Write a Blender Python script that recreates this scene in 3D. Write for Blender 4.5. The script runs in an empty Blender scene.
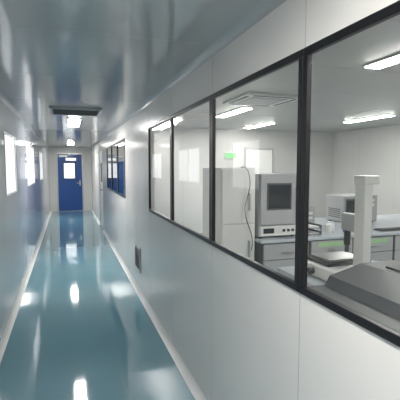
import bpy, bmesh, math
from mathutils import Vector, Matrix

# ---------------------------------------------------------------- materials
def pmat(name, col, rough=0.5, metal=0.0, spec=0.5, coat=0.0, noise=0.0, nscale=3.0, bump=0.0, bscale=2.0):
    m = bpy.data.materials.new(name); m.use_nodes = True
    nt = m.node_tree; b = nt.nodes['Principled BSDF']
    b.inputs['Base Color'].default_value = (*col, 1)
    b.inputs['Roughness'].default_value = rough
    b.inputs['Metallic'].default_value = metal
    b.inputs['Specular IOR Level'].default_value = spec
    b.inputs['Coat Weight'].default_value = coat
    b.inputs['Coat Roughness'].default_value = 0.06
    tc = nt.nodes.new('ShaderNodeTexCoord')
    if noise > 0:
        n = nt.nodes.new('ShaderNodeTexNoise'); n.inputs['Scale'].default_value = nscale
        n.inputs['Detail'].default_value = 3
        r = nt.nodes.new('ShaderNodeValToRGB')
        r.color_ramp.elements[0].position = 0.3; r.color_ramp.elements[1].position = 0.7
        r.color_ramp.elements[0].color = (*[c*(1-noise) for c in col], 1)
        r.color_ramp.elements[1].color = (*[min(1, c*(1+noise)) for c in col], 1)
        nt.links.new(tc.outputs['Object'], n.inputs['Vector'])
        nt.links.new(n.outputs['Fac'], r.inputs['Fac'])
        nt.links.new(r.outputs['Color'], b.inputs['Base Color'])
    if bump > 0:
        n2 = nt.nodes.new('ShaderNodeTexNoise'); n2.inputs['Scale'].default_value = bscale
        n2.inputs['Detail'].default_value = 1
        bp = nt.nodes.new('ShaderNodeBump'); bp.inputs['Strength'].default_value = 1.0
        bp.inputs['Distance'].default_value = bump
        nt.links.new(tc.outputs['Object'], n2.inputs['Vector'])
        nt.links.new(n2.outputs['Fac'], bp.inputs['Height'])
        nt.links.new(bp.outputs['Normal'], b.inputs['Normal'])
        nt.links.new(bp.outputs['Normal'], b.inputs['Coat Normal'])
    return m

def emat(name, col, s):
    m = bpy.data.materials.new(name); m.use_nodes = True
    nt = m.node_tree; b = nt.nodes['Principled BSDF']
    b.inputs['Base Color'].default_value = (*col, 1)
    b.inputs['Emission Color'].default_value = (*col, 1)
    b.inputs['Emission Strength'].default_value = s
    b.inputs['Roughness'].default_value = 0.3
    return m

def glassmat(name, tint, r0=.09, rough=0.0):
    # thin pane: Schlick reflectance that is the same from both sides
    m = bpy.data.materials.new(name); m.use_nodes = True
    nt = m.node_tree; nt.nodes.remove(nt.nodes['Principled BSDF'])
    out = nt.nodes['Material Output']
    t = nt.nodes.new('ShaderNodeBsdfTransparent'); t.inputs['Color'].default_value = (*tint, 1)
    g = nt.nodes.new('ShaderNodeBsdfGlossy'); g.inputs['Roughness'].default_value = rough
    geo = nt.nodes.new('ShaderNodeNewGeometry')
    d = nt.nodes.new('ShaderNodeVectorMath'); d.operation='DOT_PRODUCT'
    nt.links.new(geo.outputs['Normal'], d.inputs[0]); nt.links.new(geo.outputs['Incoming'], d.inputs[1])
    def mth(op,a,b=None):
        n=nt.nodes.new('ShaderNodeMath'); n.operation=op
        for i,v in enumerate((a,b)):
            if v is None: continue
            if isinstance(v,(int,float)): n.inputs[i].default_value=v
            else: nt.links.new(v,n.inputs[i])
        return n.outputs[0]
    c=mth('ABSOLUTE',d.outputs['Value']); p=mth('POWER',mth('SUBTRACT',1.0,c),5.0)
    f=mth('ADD',mth('MULTIPLY',p,1-r0),r0)
    mx = nt.nodes.new('ShaderNodeMixShader')
    nt.links.new(f, mx.inputs[0]); nt.links.new(t.outputs[0], mx.inputs[1])
    nt.links.new(g.outputs[0], mx.inputs[2]); nt.links.new(mx.outputs[0], out.inputs['Surface'])
    return m

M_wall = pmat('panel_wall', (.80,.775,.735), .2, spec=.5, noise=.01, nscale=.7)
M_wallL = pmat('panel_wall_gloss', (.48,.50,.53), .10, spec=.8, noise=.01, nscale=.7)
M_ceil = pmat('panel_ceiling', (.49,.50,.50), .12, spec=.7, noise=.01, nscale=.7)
M_floor = pmat('epoxy_floor', (.165,.345,.42), .05, spec=.6, coat=.5, noise=.05, nscale=1.2, bump=.002, bscale=1.8)
M_seam = pmat('seam', (.45,.45,.45), .5)
M_cove = pmat('cove_aluminium', (.82,.82,.80), .3)
M_black = pmat('frame_black', (.008,.008,.010), .35)
M_glass = glassmat('window_glass', (.93,.95,.94))
M_blue = pmat('door_blue', (.010,.080,.32), .3, coat=.3)
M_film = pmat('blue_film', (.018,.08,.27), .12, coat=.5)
M_alu = pmat('aluminium', (.6,.6,.6), .3, metal=.9)
M_day = emat('frosted_daylight_pane', (.95,.97,1.0), .9)
M_lamp = emat('lamp_diffuser', (1.0,.98,.95), 70)
M_lablamp = emat('lab_lamp_diffuser', (1.0,.97,.92), 56)
M_sign = emat('sign_face', (.9,.95,1.0), 1.0)
M_labwall = pmat('lab_wall', (.64,.635,.62), .4, noise=.01)
M_labceil = pmat('lab_ceiling', (.54,.54,.53), .3, noise=.01)
M_labfloor = pmat('lab_floor', (.30,.36,.39), .15, noise=.04)
M_white = pmat('powder_white', (.86,.86,.84), .35, noise=.01)
M_lgrey = pmat('light_grey_enamel', (.46,.47,.48), .35, noise=.02)
M_mgrey = pmat('mid_grey_plastic', (.11,.115,.12), .4, noise=.03)
M_dgrey = pmat('dark_grey_plastic', (.045,.047,.05), .35, noise=.04)
M_top = pmat('bench_top', (.56,.61,.66), .25, noise=.02)
M_green = pmat('green_label', (.42,.66,.36), .4)
M_exit = pmat('exit_green', (.25,.7,.28), .4)
M_screen = pmat('screen', (.02,.025,.03), .1, coat=.6)
M_cable = pmat('cable', (.03,.03,.03), .5)
M_bottle = pmat('bottle_amber', (.22,.09,.02), .15, coat=.5)
M_blueb = pmat('bottle_blue', (.05,.18,.45), .3)

# ---------------------------------------------------------------- builder
class Obj:
    def __init__(s, name):
        s.name=name; s.bm=bmesh.new(); s.mats=[]
    def mi(s, m):
        if m not in s.mats: s.mats.append(m)
        return s.mats.index(m)
    def _merge(s, tb, mat, smooth=False):
        me=bpy.data.meshes.new('t'); 
        for f in tb.faces: f.material_index=s.mi(mat); f.smooth=smooth
        tb.to_mesh(me); tb.free(); s.bm.from_mesh(me); bpy.data.meshes.remove(me)
    def box(s,x0,x1,y0,y1,z0,z1,mat,bev=0,rot=None,piv=None):
        tb=bmesh.new(); bmesh.ops.create_cube(tb,size=1)
        for v in tb.verts:
            v.co=Vector(((x0+x1)/2+v.co.x*(x1-x0),(y0+y1)/2+v.co.y*(y1-y0),(z0+z1)/2+v.co.z*(z1-z0)))
        if bev>0: bmesh.ops.bevel(tb,geom=list(tb.edges),offset=bev,segments=2,profile=.5,affect='EDGES')
        if rot:
            c=Vector(piv) if piv else Vector(((x0+x1)/2,(y0+y1)/2,(z0+z1)/2))
            bmesh.ops.rotate(tb,verts=tb.verts,cent=c,matrix=Matrix.Rotation(rot[0],3,rot[1]))
        s._merge(tb,mat)
    def pane(s,x,y0,y1,z0,z1,mat):
        tb=bmesh.new(); vs=[tb.verts.new(p) for p in ((x,y0,z0),(x,y0,z1),(x,y1,z1),(x,y1,z0))]
        tb.faces.new(vs); s._merge(tb,mat)
    def cyl(s,c,r,h,axis,mat,r2=None,seg=24):
        tb=bmesh.new(); bmesh.ops.create_cone(tb,cap_ends=True,segments=seg,radius1=r,radius2=r if r2 is None else r2,depth=h)
        if axis=='X': bmesh.ops.rotate(tb,verts=tb.verts,matrix=Matrix.Rotation(math.pi/2,3,'Y'))
        if axis=='Y': bmesh.ops.rotate(tb,verts=tb.verts,matrix=Matrix.Rotation(math.pi/2,3,'X'))
        bmesh.ops.translate(tb,verts=tb.verts,vec=Vector(c)); s._merge(tb,mat)
    def prism(s,pts,axis,a0,a1,mat,smooth=False):
        tb=bmesh.new()
        def mk(p,a):
            if axis=='Y': return (p[0],a,p[1])
            if axis=='X': return (a,p[0],p[1])
            return (p[0],p[1],a)
        A=[tb.verts.new(mk(p,a0)) for p in pts]; B=[tb.verts.new(mk(p,a1)) for p in pts]
        n=len(pts)
        tb.faces.new(A); tb.faces.new(B[::-1])
        for i in range(n): tb.faces.new((A[i],B[i],B[(i+1)%n],A[(i+1)%n]))
        bmesh.ops.recalc_face_normals(tb,faces=tb.faces); s._merge(tb,mat)
    def tube(s,pts,r,mat,seg=8):
        tb=bmesh.new(); rings=[]
        for i,p in enumerate(pts):
            p=Vector(p); d=(Vector(pts[min(i+1,len(pts)-1)])-Vector(pts[max(i-1,0)])).normalized()
            a=d.orthogonal().normalized() if i==0 else (a-d*a.dot(d)).normalized()
            b=d.cross(a)
            rings.append([tb.verts.new(p+r*(math.cos(t*2*math.pi/seg)*a+math.sin(t*2*math.pi/seg)*b)) for t in range(seg)])
        for R0,R1 in zip(rings,rings[1:]):
            for k in range(seg): tb.faces.new((R0[k],R0[(k+1)%seg],R1[(k+1)%seg],R1[k]))
        tb.faces.new(rings[0][::-1]); tb.faces.new(rings[-1])
        bmesh.ops.recalc_face_normals(tb,faces=tb.faces); s._merge(tb,mat,True)
    def done(s):
        me=bpy.data.meshes.new(s.name); s.bm.to_mesh(me); s.bm.free()
        for m in s.mats: me.materials.append(m)
        o=bpy.data.objects.new(s.name,me); bpy.context.scene.collection.objects.link(o); return o

# ---------------------------------------------------------------- dims
XR=.873; XL=-.625; YE=15.7; YB=-1.6; H=2.376; CAM=1.65; T=.06
LX=7.0; LY=9.4; LH=2.6

o=Obj('floor'); o.box(XL-T,XR+T,YB-.06,YE+.06,-.05,0,M_floor); o.done()
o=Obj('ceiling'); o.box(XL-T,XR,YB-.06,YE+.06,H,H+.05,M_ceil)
y=YB+.4
while y<YE:
    o.box(XL,XR,y-.0015,y+.0015,H-.0006,H+.001,M_seam); y+=1.17
o.done()

def wall_x(name,x0,x1,z1,ops,mat,face,seams,y0=YB,y1=YE):
    o=Obj(name); c=y0
    for (a,b,za,zb) in ops:
        if a>c: o.box(x0,x1,c,a,0,z1,mat)
        if za>0: o.box(x0,x1,a,b,0,za,mat)
        o.box(x0,x1,a,b,zb,z1,mat); c=b
    o.box(x0,x1,c,y1,0,z1,mat)
    for (sy,spans) in seams:
        for (za,zb) in spans:
            o.box(face-.0008,face+.0008,sy-.002,sy+.002,za,zb,M_seam)
    return o.done()

WT=2.10; WB=1.15
P=1.03; W0=4.45
wy=[W0-P*i for i in range(6)]
full=[(.05,H-.03)]; split=[(.05,WB),(WT,H-.03)]
seamsR=[(v,split) for v in wy]+[(5.48,full),(6.4,split),(7.4,split),(8.4,split),(9.4,split),(10.2,full),(13.0,full),(14.2,full)]
wall_x('wall_right',XR,XR+T,LH,[(wy[5],wy[0],WB,WT),(6.4,9.4,WB,WT),(10.6,11.6,0,2.08)],M_wall,XR,seamsR)
seamsL=[(y*1.17-1.1,full) for y in range(0,15)]
opsL=[(4.7,5.65,1.33,2.03),(7.2,8.7,1.33,2.03),(10.4,11.6,1.33,2.03)]
seamsL=[s for s in seamsL if not any(a<s[0]<b for a,b,_,_ in opsL)]
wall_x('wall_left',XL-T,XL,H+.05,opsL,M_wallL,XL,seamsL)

DX0,DX1,DZ=-.33,.53,2.12
o=Obj('wall_end')
o.box(XL,DX0-.04,YE,YE+T,0,H,M_wall); o.box(DX1+.04,XR,YE,YE+T,0,H,M_wall); o.box(DX0-.04,DX1+.04,YE,YE+T,DZ+.04,H,M_wall); o.done()
o=Obj('wall_back'); o.box(XL,XR,YB-T,YB,0,H,M_wall); o.done()

def cove(name,x,z,sx,sz,r,y0,y1,mat):
    pts=[(x,z)]
    n=8
    for i in range(n+1):
        a=math.pi/2*i/n
        pts.append((x+sx*r*(1-math.sin(a)), z+sz*r*(1-math.cos(a))))
    o=Obj(name); o.prism(pts,'Y',y0,y1,mat); 
    return o
o=cove('baseboard_right',XR,0,-1,1,.05,YB,10.58,M_cove); 
pts=[(XR,0)]+[(XR-.05*(1-math.sin(math.pi/2*i/8)),.05*(1-math.cos(math.pi/2*i/8))) for i in range(9)]
o.prism(pts,'Y',11.62,YE,M_cove); o.done()
cove('baseboard_left',XL,0,1,1,.05,YB,YE,M_cove).done()
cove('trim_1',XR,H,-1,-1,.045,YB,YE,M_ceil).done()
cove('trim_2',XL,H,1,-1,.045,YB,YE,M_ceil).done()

# ---------------------------------------------------------------- right windows
def window_r(name,a,b,zb,zt,fw=.03,film=False):
    o=Obj(name); x0,x1=XR-.010,XR+.012
    o.box(x0,x1,a,b,zb,zb+fw,M_black,.003); o.box(x0,x1,a,b,zt-fw,zt,M_black,.003)
    o.box(x0,x1,a,a+fw,zb+fw,zt-fw,M_black,.003); o.box(x0,x1,b-fw,b,zb+fw,zt-fw,M_black,.003)
    o.pane(XR+.004,a+fw,b-fw,zb+fw,zt-fw,M_glass)
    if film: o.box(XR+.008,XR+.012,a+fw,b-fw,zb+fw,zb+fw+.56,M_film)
    o.done()
for i in range(5): window_r('window_%d'%(i+1),wy[i+1]+.001,wy[i]-.001,WB,WT)
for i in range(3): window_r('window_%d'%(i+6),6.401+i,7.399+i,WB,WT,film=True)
for i,(a,b,za,zb) in enumerate(opsL):
    o=Obj('window_%d'%(i+9)); fw=.025
    x0,x1=XL-T,XL+.006
    o.box(x0,x1,a,b,za,za+fw,M_cove,.002);o.box(x0,x1,a,b,zb-fw,zb,M_cove,.002)
    o.box(x0,x1,a,a+fw,za+fw,zb-fw,M_cove,.002);o.box(x0,x1,b-fw,b,za+fw,zb-fw,M_cove,.002)
    o.box(XL-.02,XL-.012,a+fw,b-fw,za+fw,zb-fw,M_day)
    if b-a>1.1: o.box(x0,x1,(a+b)/2-.02,(a+b)/2+.02,za+fw,zb-fw,M_cove,.002)
    o.done()

# ---------------------------------------------------------------- doors
o=Obj('door_1')
o.box(DX0-.04,DX0,YE-.015,YE+T,0,DZ+.04,M_alu,.004); o.box(DX1,DX1+.04,YE-.015,YE+T,0,DZ+.04,M_alu,.004)
o.box(DX0,DX1,YE-.015,YE+T,DZ,DZ+.04,M_alu,.004)
wx0,wx1,wz0,wz1=-.12,.28,1.22,1.80
o.box(DX0+.005,wx0,YE+.005,YE+.045,.01,DZ-.004,M_blue); o.box(wx1,DX1-.005,YE+.005,YE+.045,.01,DZ-.004,M_blue)
o.box(wx0,wx1,YE+.005,YE+.045,.01,wz0,M_blue); o.box(wx0,wx1,YE+.005,YE+.045,wz1,DZ-.004,M_blue)
o.box(wx0,wx1,YE+.018,YE+.03,wz0,wz1,M_day)
for (a,b,c,d) in ((wx0-.02,wx0+.01,wz0-.02,wz1+.02),(wx1-.01,wx1+.02,wz0-.02,wz1+.02)): o.box(a,b,YE-.002,YE+.01,c,d,M_black)
o.box(wx0,wx1,YE-.002,YE+.01,wz0-.02,wz0+.01,M_black); o.box(wx0,wx1,YE-.002,YE+.01,wz1-.01,wz1+.02,M_black)
o.box(DX1-.10,DX1-.06,YE-.006,YE+.005,.95,1.15,M_alu); o.cyl((DX1-.08,YE-.025,1.05),.01,.05,'Y',M_alu)
o.box(DX1-.2,DX1-.07,YE-.06,YE-.045,1.04,1.06,M_alu,.004)
o.box(DX0+.05,DX0+.35,YE-.045,YE+.005,DZ-.10,DZ-.04,M_alu,.006)
o.done()
o=Obj('door_sign'); o.box(-.05,.33,YE-.03,YE-.016,1.88,1.99,M_lgrey,.003); o.box(-.04,.32,YE-.033,YE-.029,1.89,1.98,M_sign)
o.done()
o=Obj('door_2')
x0,x1=XR-.012,XR+T
o.box(x0,x1,10.6,10.64,0,2.08,M_alu,.004); o.box(x0,x1,11.56,11.6,0,2.08,M_alu,.004); o.box(x0,x1,10.64,11.56,2.04,2.08,M_alu,.004)
o.box(XR+.005,XR+.045,10.645,11.555,.01,2.035,M_white)
o.box(XR-.001,XR+.006,10.9,11.3,1.25,1.75,M_black); 
o.box(XR-.004,XR+.006,10.67,10.72,.95,1.15,M_black); o.cyl((XR-.03,10.70,1.05),.011,.06,'X',M_black); o.box(XR-.065,XR-.048,10.69,10.84,1.04,1.06,M_black,.004)
o.done()

# ---------------------------------------------------------------- corridor ceiling fixtures
def ceil_light(name,x,y,w,l,z,lamp,along='Y'):
    o=Obj(name)
    wx,wyy=(w,l) if along=='Y' else (l,w)
    o.box(x-wx/2-.02,x+wx/2+.02,y-wyy/2-.02,y+wyy/2+.02,z-.018,z-.0008,M_white,.004)
    o.box(x-wx/2,x+wx/2,y-wyy/2,y+wyy/2,z-.026,z-.012,lamp,.004)
    return o.done()
XC=.124
for y in (.3,6.9,13.0): ceil_light('ceiling_light',XC,y,.17,1.15,H,M_lamp)  # nearest one is out of view, added to brighten the near right wall
o=Obj('ceiling_air_vent')
V0,V1=5.15,5.75
o.box(XC-.31,XC+.31,V0,V1,H-.012,H-.0008,M_lgrey,.003)
for i in range(11):
    yy=V0+.06+i*.048; o.box(XC-.27,XC+.27,yy,yy+.03,H-.026,H-.012,M_mgrey,rot=(.5,'X'))
for a,b,c,d in ((-.31,-.28,V0,V1),(.28,.31,V0,V1),(-.28,.28,V0,V0+.03),(-.28,.28,V1-.03,V1)): o.box(XC+a,XC+b,c,d,H-.032,H-.012,M_lgrey,.003)
o.done()
o=Obj('wall_air_vent')
vy0,vy1,vz0,vz1=5.05,5.45,.28,.60
for a,b,c,d in ((vy0,vy0+.03,vz0,vz1),(vy1-.03,vy1,vz0,vz1),(vy0+.03,vy1-.03,vz0,vz0+.03),(vy0+.03,vy1-.03,vz1-.03,vz1)):
    o.box(XR-.016,XR-.001,a,b,c,d,M_lgrey,.002)
o.box(XR-.004,XR-.001,vy0+.03,vy1-.03,vz0+.03,vz1-.03,M_dgrey)
for i in range(9):
    z=vz0+.045+i*.028; o.box(XR-.014,XR-.005,vy0+.03,vy1-.03,z,z+.008,M_mgrey,rot=(.5,'Y'))
o.done()

# ---------------------------------------------------------------- LAB shell
o=Obj('floor_lab'); o.box(XR+T,LX,YB-.06,LY,-.05,0,M_labfloor); o.done()
o=Obj('ceiling_lab'); o.box(XR,LX+.06,YB-.06,LY+.06,LH,LH+.05,M_labceil)
for i in range(10): o.box(XR+T,LX,YB+.3+i*1.15,YB+.304+i*1.15,LH-.0008,LH,M_seam)
o.done()
o=Obj('wall_lab_far'); o.box(LX,LX+.06,YB-.06,LY+.06,0,LH,M_labwall); 
for i in range(9): o.box(LX-.0008,LX,YB+.6+i*1.17,YB+.605+i*1.17,0,LH,M_seam)
o.done()
o=Obj('wall_lab_back'); o.box(XR+T,LX,YB-.06,YB,0,LH,M_labwall); o.done()
o=Obj('wall_lab_end'); o.box(XR+T,LX,LY,LY+.06,0,LH,M_labwall)
for i in range(5): o.box(1.5+i*1.17,1.505+i*1.17,LY-.0008,LY,0,LH,M_seam)
o.done()
for (x,y) in ((2.75,2.55),(2.75,6.5),(5.6,2.85),(5.6,6.5),(4.15,8.3),(2.1,8.3),(2.75,-.6)): ceil_light('lab_ceiling_light',x,y,.16,1.2,LH,M_lablamp)
o=Obj('lab_air_conditioner')
ax,ay=2.62,5.15
o.box(ax-.42,ax+.42,ay-.42,ay+.42,LH-.03,LH-.001,M_white,.006)
for a,b,c,d in ((-.38,-.34,-.3,.3),(.34,.38,-.3,.3),(-.3,.3,-.38,-.34),(-.3,.3,.34,.38)): o.box(ax+a,ax+b,ay+c,ay+d,LH-.034,LH-.028,M_mgrey)
o.box(ax-.26,ax+.26,ay-.26,ay+.26,LH-.036,LH-.028,M_lgrey)
o.done()
o=Obj('door_3')
o.box(4.3,4.35,LY-.03,LY-.001,0,2.15,M_alu,.004); o.box(5.1,5.15,LY-.03,LY-.001,0,2.15,M_alu,.004); o.box(4.35,5.1,LY-.03,LY-.001,2.1,2.15,M_alu,.004)
o.box(4.355,5.095,LY-.02,LY-.001,.01,2.095,M_white); o.box(4.42,4.44,LY-.07,LY-.02,1.0,1.02,M_alu); o.box(4.42,4.55,LY-.08,LY-.065,1.0,1.02,M_alu)
o.done()
o=Obj('exit_sign'); o.box(3.75,4.07,LY-.035,LY-.001,1.86,2.02,M_white,.004); o.box(3.77,4.05,LY-.039,LY-.034,1.875,2.005,M_exit); o.done()
o=Obj('window_12')
for a,b,c,d in ((4.2,4.26,.9,2.2),(5.3,5.36,.9,2.2),(4.26,5.3,.9,.96),(4.26,5.3,2.14,2.2),(4.75,4.81,.96,2.14)): o.box(LX-.04,LX-.001,a,b,c,d,M_black,.003)
o.box(LX-.02,LX-.001,4.26,5.3,.96,2.14,M_day); o.done()

# ---------------------------------------------------------------- LAB furniture
BZ=.80
o=Obj('lab_bench')
bx0,bx1,by0,by1=2.1,6.0,4.1,5.7
o.box(bx0,bx1,by0,by1,BZ-.035,BZ,M_top,.004)
o.box(bx0+.05,bx1-.05,by0+.06,by1-.06,0,.08,M_dgrey)
n=6; w=(bx1-bx0-.06)/n
for i in range(n):
    a=bx0+.03+i*w
    o.box(a+.004,a+w-.004,by0+.04,by1-.04,.08,BZ-.035,M_mgrey,.003)
    for k,(z0,z1) in enumerate(((.56,.75),(.34,.55),(.10,.33))):
        o.box(a+.02,a+w-.02,by0+.02,by0+.04,z0,z1,M_lgrey,.004)
        o.box(a+w/2-.07,a+w/2+.07,by0+.0,by0+.012,(z0+z1)/2-.02,(z0+z1)/2-.005,M_alu,.002)
        if k==0 and i in (1,2): o.box(a+w/2-.2,a+w/2+.2,by0+.016,by0+.0205,z1-.075,z1-.025,M_green)
o.done()

o=Obj('test_chamber_oven')
cx0,cx1,cy0,cy1,cz0,cz1=2.13,2.66,4.2,4.72,BZ+.02,1.57
o.box(cx0,cx1,cy0+.03,cy1,cz0,cz1,M_lgrey,.012)
o.box(cx0+.01,cx1-.01,cy0,cy0+.028,cz0+.14,cz1-.01,M_lgrey,.008)
o.box(cx0+.09,cx1-.11,cy0-.006,cy0+.002,cz0+.32,cz0+.64,M_mgrey,.004)
o.box(cx0+.11,cx1-.13,cy0-.008,cy0-.004,cz0+.34,cz0+.62,M_screen)
o.box(cx1-.06,cx1-.04,cy0-.04,cy0-.02,cz0+.32,cz0+.6,M_alu,.004)
for z in (.34,.56): o.box(cx1-.06,cx1-.04,cy0-.025,cy0+.002,cz0+z,cz0+z+.02,M_alu)
o.box(cx0+.02,cx1-.02,cy0+.02,cy0+.032,cz0+.01,cz0+.13,M_white,.003)
o.box(cx0+.06,cx0+.2,cy0+.015,cy0+.022,cz0+.04,cz0+.1,M_screen)
for k in range(3): o.cyl((cx1-.08-.06*k,cy0+.012,cz0+.07),.017,.02,'Y',M_dgrey)
for x in (cx0+.05,cx1-.05):
    for y in (cy0+.07,cy1-.05): o.cyl((x,y,BZ+.011),.02,.02,'Z',M_dgrey)
o.done()

o=Obj('tall_instrument_cabinet')
o.box(1.64,2.08,4.22,4.85,.04,1.64,M_white,.012)
o.box(1.655,2.065,4.2,4.222,1.0,1.62,M_white,.006); o.box(1.655,2.065,4.2,4.222,.08,.98,M_white,.006)
o.box(1.98,2.0,4.17,4.185,1.15,1.35,M_alu,.003)
for z in (1.16,1.33): o.box(1.98,2.0,4.18,4.202,z,z+.012,M_alu)
o.box(1.98,2.0,4.17,4.185,.6,.8,M_alu,.003)
for z in (.61,.78): o.box(1.98,2.0,4.18,4.202,z,z+.012,M_alu)
for i in range(6): o.box(1.70,1.98,4.196,4.203,.2+i*.03,.21+i*.03,M_mgrey)
for x in (1.69,2.03):
    for y in (4.28,4.79): o.cyl((x,y,.02),.025,.04,'Z',M_dgrey)
o.done()
o=Obj('power_cable')
pts=[]
for i in range(40):
    t=i/39; pts.append((1.93+.035*math.sin(t*9)+.05*t,4.15-.012*math.cos(t*6),1.64-.95*t))
pts=[(1.93,4.3,1.645),(1.93,4.2,1.65)]+pts[1:]
o.tube(pts,.005,M_cable); o.done()

def analyser(name,x0,y0,w,d,h,z):
    o=Obj(name)
    o.box(x0,x0+w,y0,y0+d,z+.015,z+h,M_lgrey,.015)
    o.box(x0+.03,x0+w*.55,y0-.006,y0+.004,z+.1,z+h-.05,M_mgrey,.004)
    o.box(x0+.05,x0+w*.5,y0-.009,y0-.004,z+.13,z+h-.08,M_screen)
    for k in range(2):
        o.box(x0+w*.62,x0+w*.9,y0-.006,y0+.003,z+h-.1-k*.07,z+h-.06-k*.07,M_white,.003)
    for i in range(5): o.box(x0-.002,x0+.004,y0+.08,y0+d-.08,z+.08+i*.03,z+.092+i*.03,M_dgrey)
    for x in (x0+.05,x0+w-.05):
        for y in (y0+.05,y0+d-.05): o.cyl((x,y,z+.0095),.018,.016,'Z',M_dgrey)
    return o.done()
analyser('benchtop_analyser',3.92,4.98,.62,.45,.42,BZ)
analyser('benchtop_analyser',3.0,4.98,.42,.40,.26,BZ)

def monitor(name,x,y,z,rz):
    o=Obj(name)
    o.box(-.27,.27,-.012,.012,.12,.45,M_dgrey,.006); o.box(-.255,.255,-.015,-.011,.14,.435,M_screen)
    o.box(-.03,.03,.01,.03,.02,.28,M_dgrey,.004); o.box(-.12,.12,-.08,.1,.001,.015,M_dgrey,.005)
    ob=o.done(); ob.location=(x,y,z); ob.rotation_euler=(0,0,rz); return ob
monitor('computer_monitor',5.3,4.6,BZ,-.3)
o=Obj('keyboard'); o.box(3.9,4.34,4.2,4.34,BZ+.002,BZ+.02,M_mgrey,.004)
for i in range(14):
    for j in range(4): o.box(3.915+i*.03,3.938+i*.03,4.21+j*.031,4.233+j*.031,BZ+.019,BZ+.027,M_dgrey)
o.done()
o=Obj('document_tray')
for k in range(2):
    z=BZ+.004+k*.08
    o.box(2.78,3.02,4.25,4.57,z,z+.006,M_mgrey); o.box(2.78,2.785,4.25,4.57,z,z+.04,M_mgrey); o.box(3.015,3.02,4.25,4.57,z,z+.04,M_mgrey)
    o.box(2.80,3.0,4.27,4.55,z+.007,z+.02,M_white)
for x in (2.78,3.01):
    for y in (4.25,4.56): o.box(x,x+.01,y,y+.01,BZ+.001,BZ+.12,M_mgrey)
o.done()
def bottle(x,y,z,r,h,mat):
    o=Obj('reagent_bottle')
    o.cyl((x,y,z+.001+h*.35),r,h*.7,'Z',mat); o.cyl((x,y,z+.001+h*.775),r,h*.15,'Z',mat,r2=r*.4)
    o.cyl((x,y,z+.001+h*.87),r*.4,h*.06,'Z',mat); o.cyl((x,y,z+.001+h*.94),r*.48,h*.09,'Z',M_white); o.done()
for x,y,r,h,m in ((3.2,4.35,.035,.15,M_white),(3.3,4.42,.03,.14,M_white),(3.45,4.33,.04,.18,M_blueb),(3.62,4.4,.035,.17,M_white),(4.75,4.5,.04,.22,M_bottle),(4.87,4.42,.035,.18,M_white)):
    bottle(x,y,BZ,r,h,m)

o=Obj('instrument_table')
o.box(1.75,2.75,2.35,3.1,.72,.76,M_top,.004)
for x in (1.78,2.67):
    for y in (2.38,3.02): o.box(x,x+.05,y,y+.05,0,.72,M_alu)
o.box(1.8,2.7,2.4,2.43,.62,.72,M_lgrey); o.box(1.8,2.7,3.02,3.05,.62,.72,M_lgrey)
o.done()
o=Obj('video_measuring_machine')
tz=.762
o.box(1.88,2.40,2.42,3.0,tz,tz+.10,M_white,.015)
o.box(1.93,2.35,2.62,2.96,tz+.10,tz+.13,M_dgrey,.006); o.box(1.97,2.31,2.66,2.92,tz+.13,tz+.145,M_alu,.003)
o.box(2.11,2.19,2.45,2.56,tz+.10,1.57,M_white,.010)
o.box(2.10,2.24,2.44,2.57,1.52,1.585,M_white,.008)
o.box(2.115,2.185,2.56,2.72,1.14,1.28,M_lgrey,.01)
o.cyl((2.15,2.68,1.08),.026,.12,'Z',M_dgrey); o.cyl((2.15,2.68,.99),.018,.06,'Z',M_mgrey)
o.cyl((1.87,2.75,tz+.05),.028,.05,'X',M_dgrey); o.cyl((2.41,2.8,tz+.05),.028,.05,'X',M_dgrey)
o.done()

o=Obj('large_format_printer')
px0,px1,py0,py1=1.15,2.25,.85,1.78
o.box(px0+.03,px1-.03,py0+.03,py1-.03,.06,.78,M_lgrey,.02)
o.box(px0,px1,py0,py1,.78,1.03,M_mgrey,.02)
o.prism([(px0+.12,1.03),(px1-.02,1.03),(px1-.02,1.13),(px0+.35,1.13),(px0+.15,1.08)],'Y',py0+.05,py1-.03,M_mgrey)
o.box(px0+.4,px1-.1,py0+.15,py1-.15,1.128,1.14,M_dgrey,.004)
o.box(px0-.004,px0+.004,py0+.1,py1-.1,.86,.96,M_dgrey)
o.box(px0-.01,px0+.002,py1-.35,py1-.12,.97,1.015,M_screen,.003)
for k in range(4): o.box(px0+.025,px0+.032,py0+.1,py1-.1,.15+k*.15,.16+k*.15,M_mgrey)
for x in (px0+.1,px1-.1):
    for y in (py0+.1,py1-.1): o.cyl((x,y,.03),.035,.06,'Z',M_dgrey)
o.done()

# ---------------------------------------------------------------- world, camera
bpy.context.scene.view_settings.view_transform='Standard'
w=bpy.data.worlds.new('World'); bpy.context.scene.world=w; w.use_nodes=True
w.node_tree.nodes['Background'].inputs[0].default_value=(.6,.65,.7,1); w.node_tree.nodes['Background'].inputs[1].default_value=.5
cam=bpy.data.cameras.new('Camera'); co=bpy.data.objects.new('Camera',cam); bpy.context.scene.collection.objects.link(co)
co.location=(0,0,CAM); co.rotation_euler=(math.radians(90-4.72),0,math.radians(-18.33))
cam.sensor_width=36; cam.lens=36; cam.clip_start=.05
bpy.context.scene.camera=co
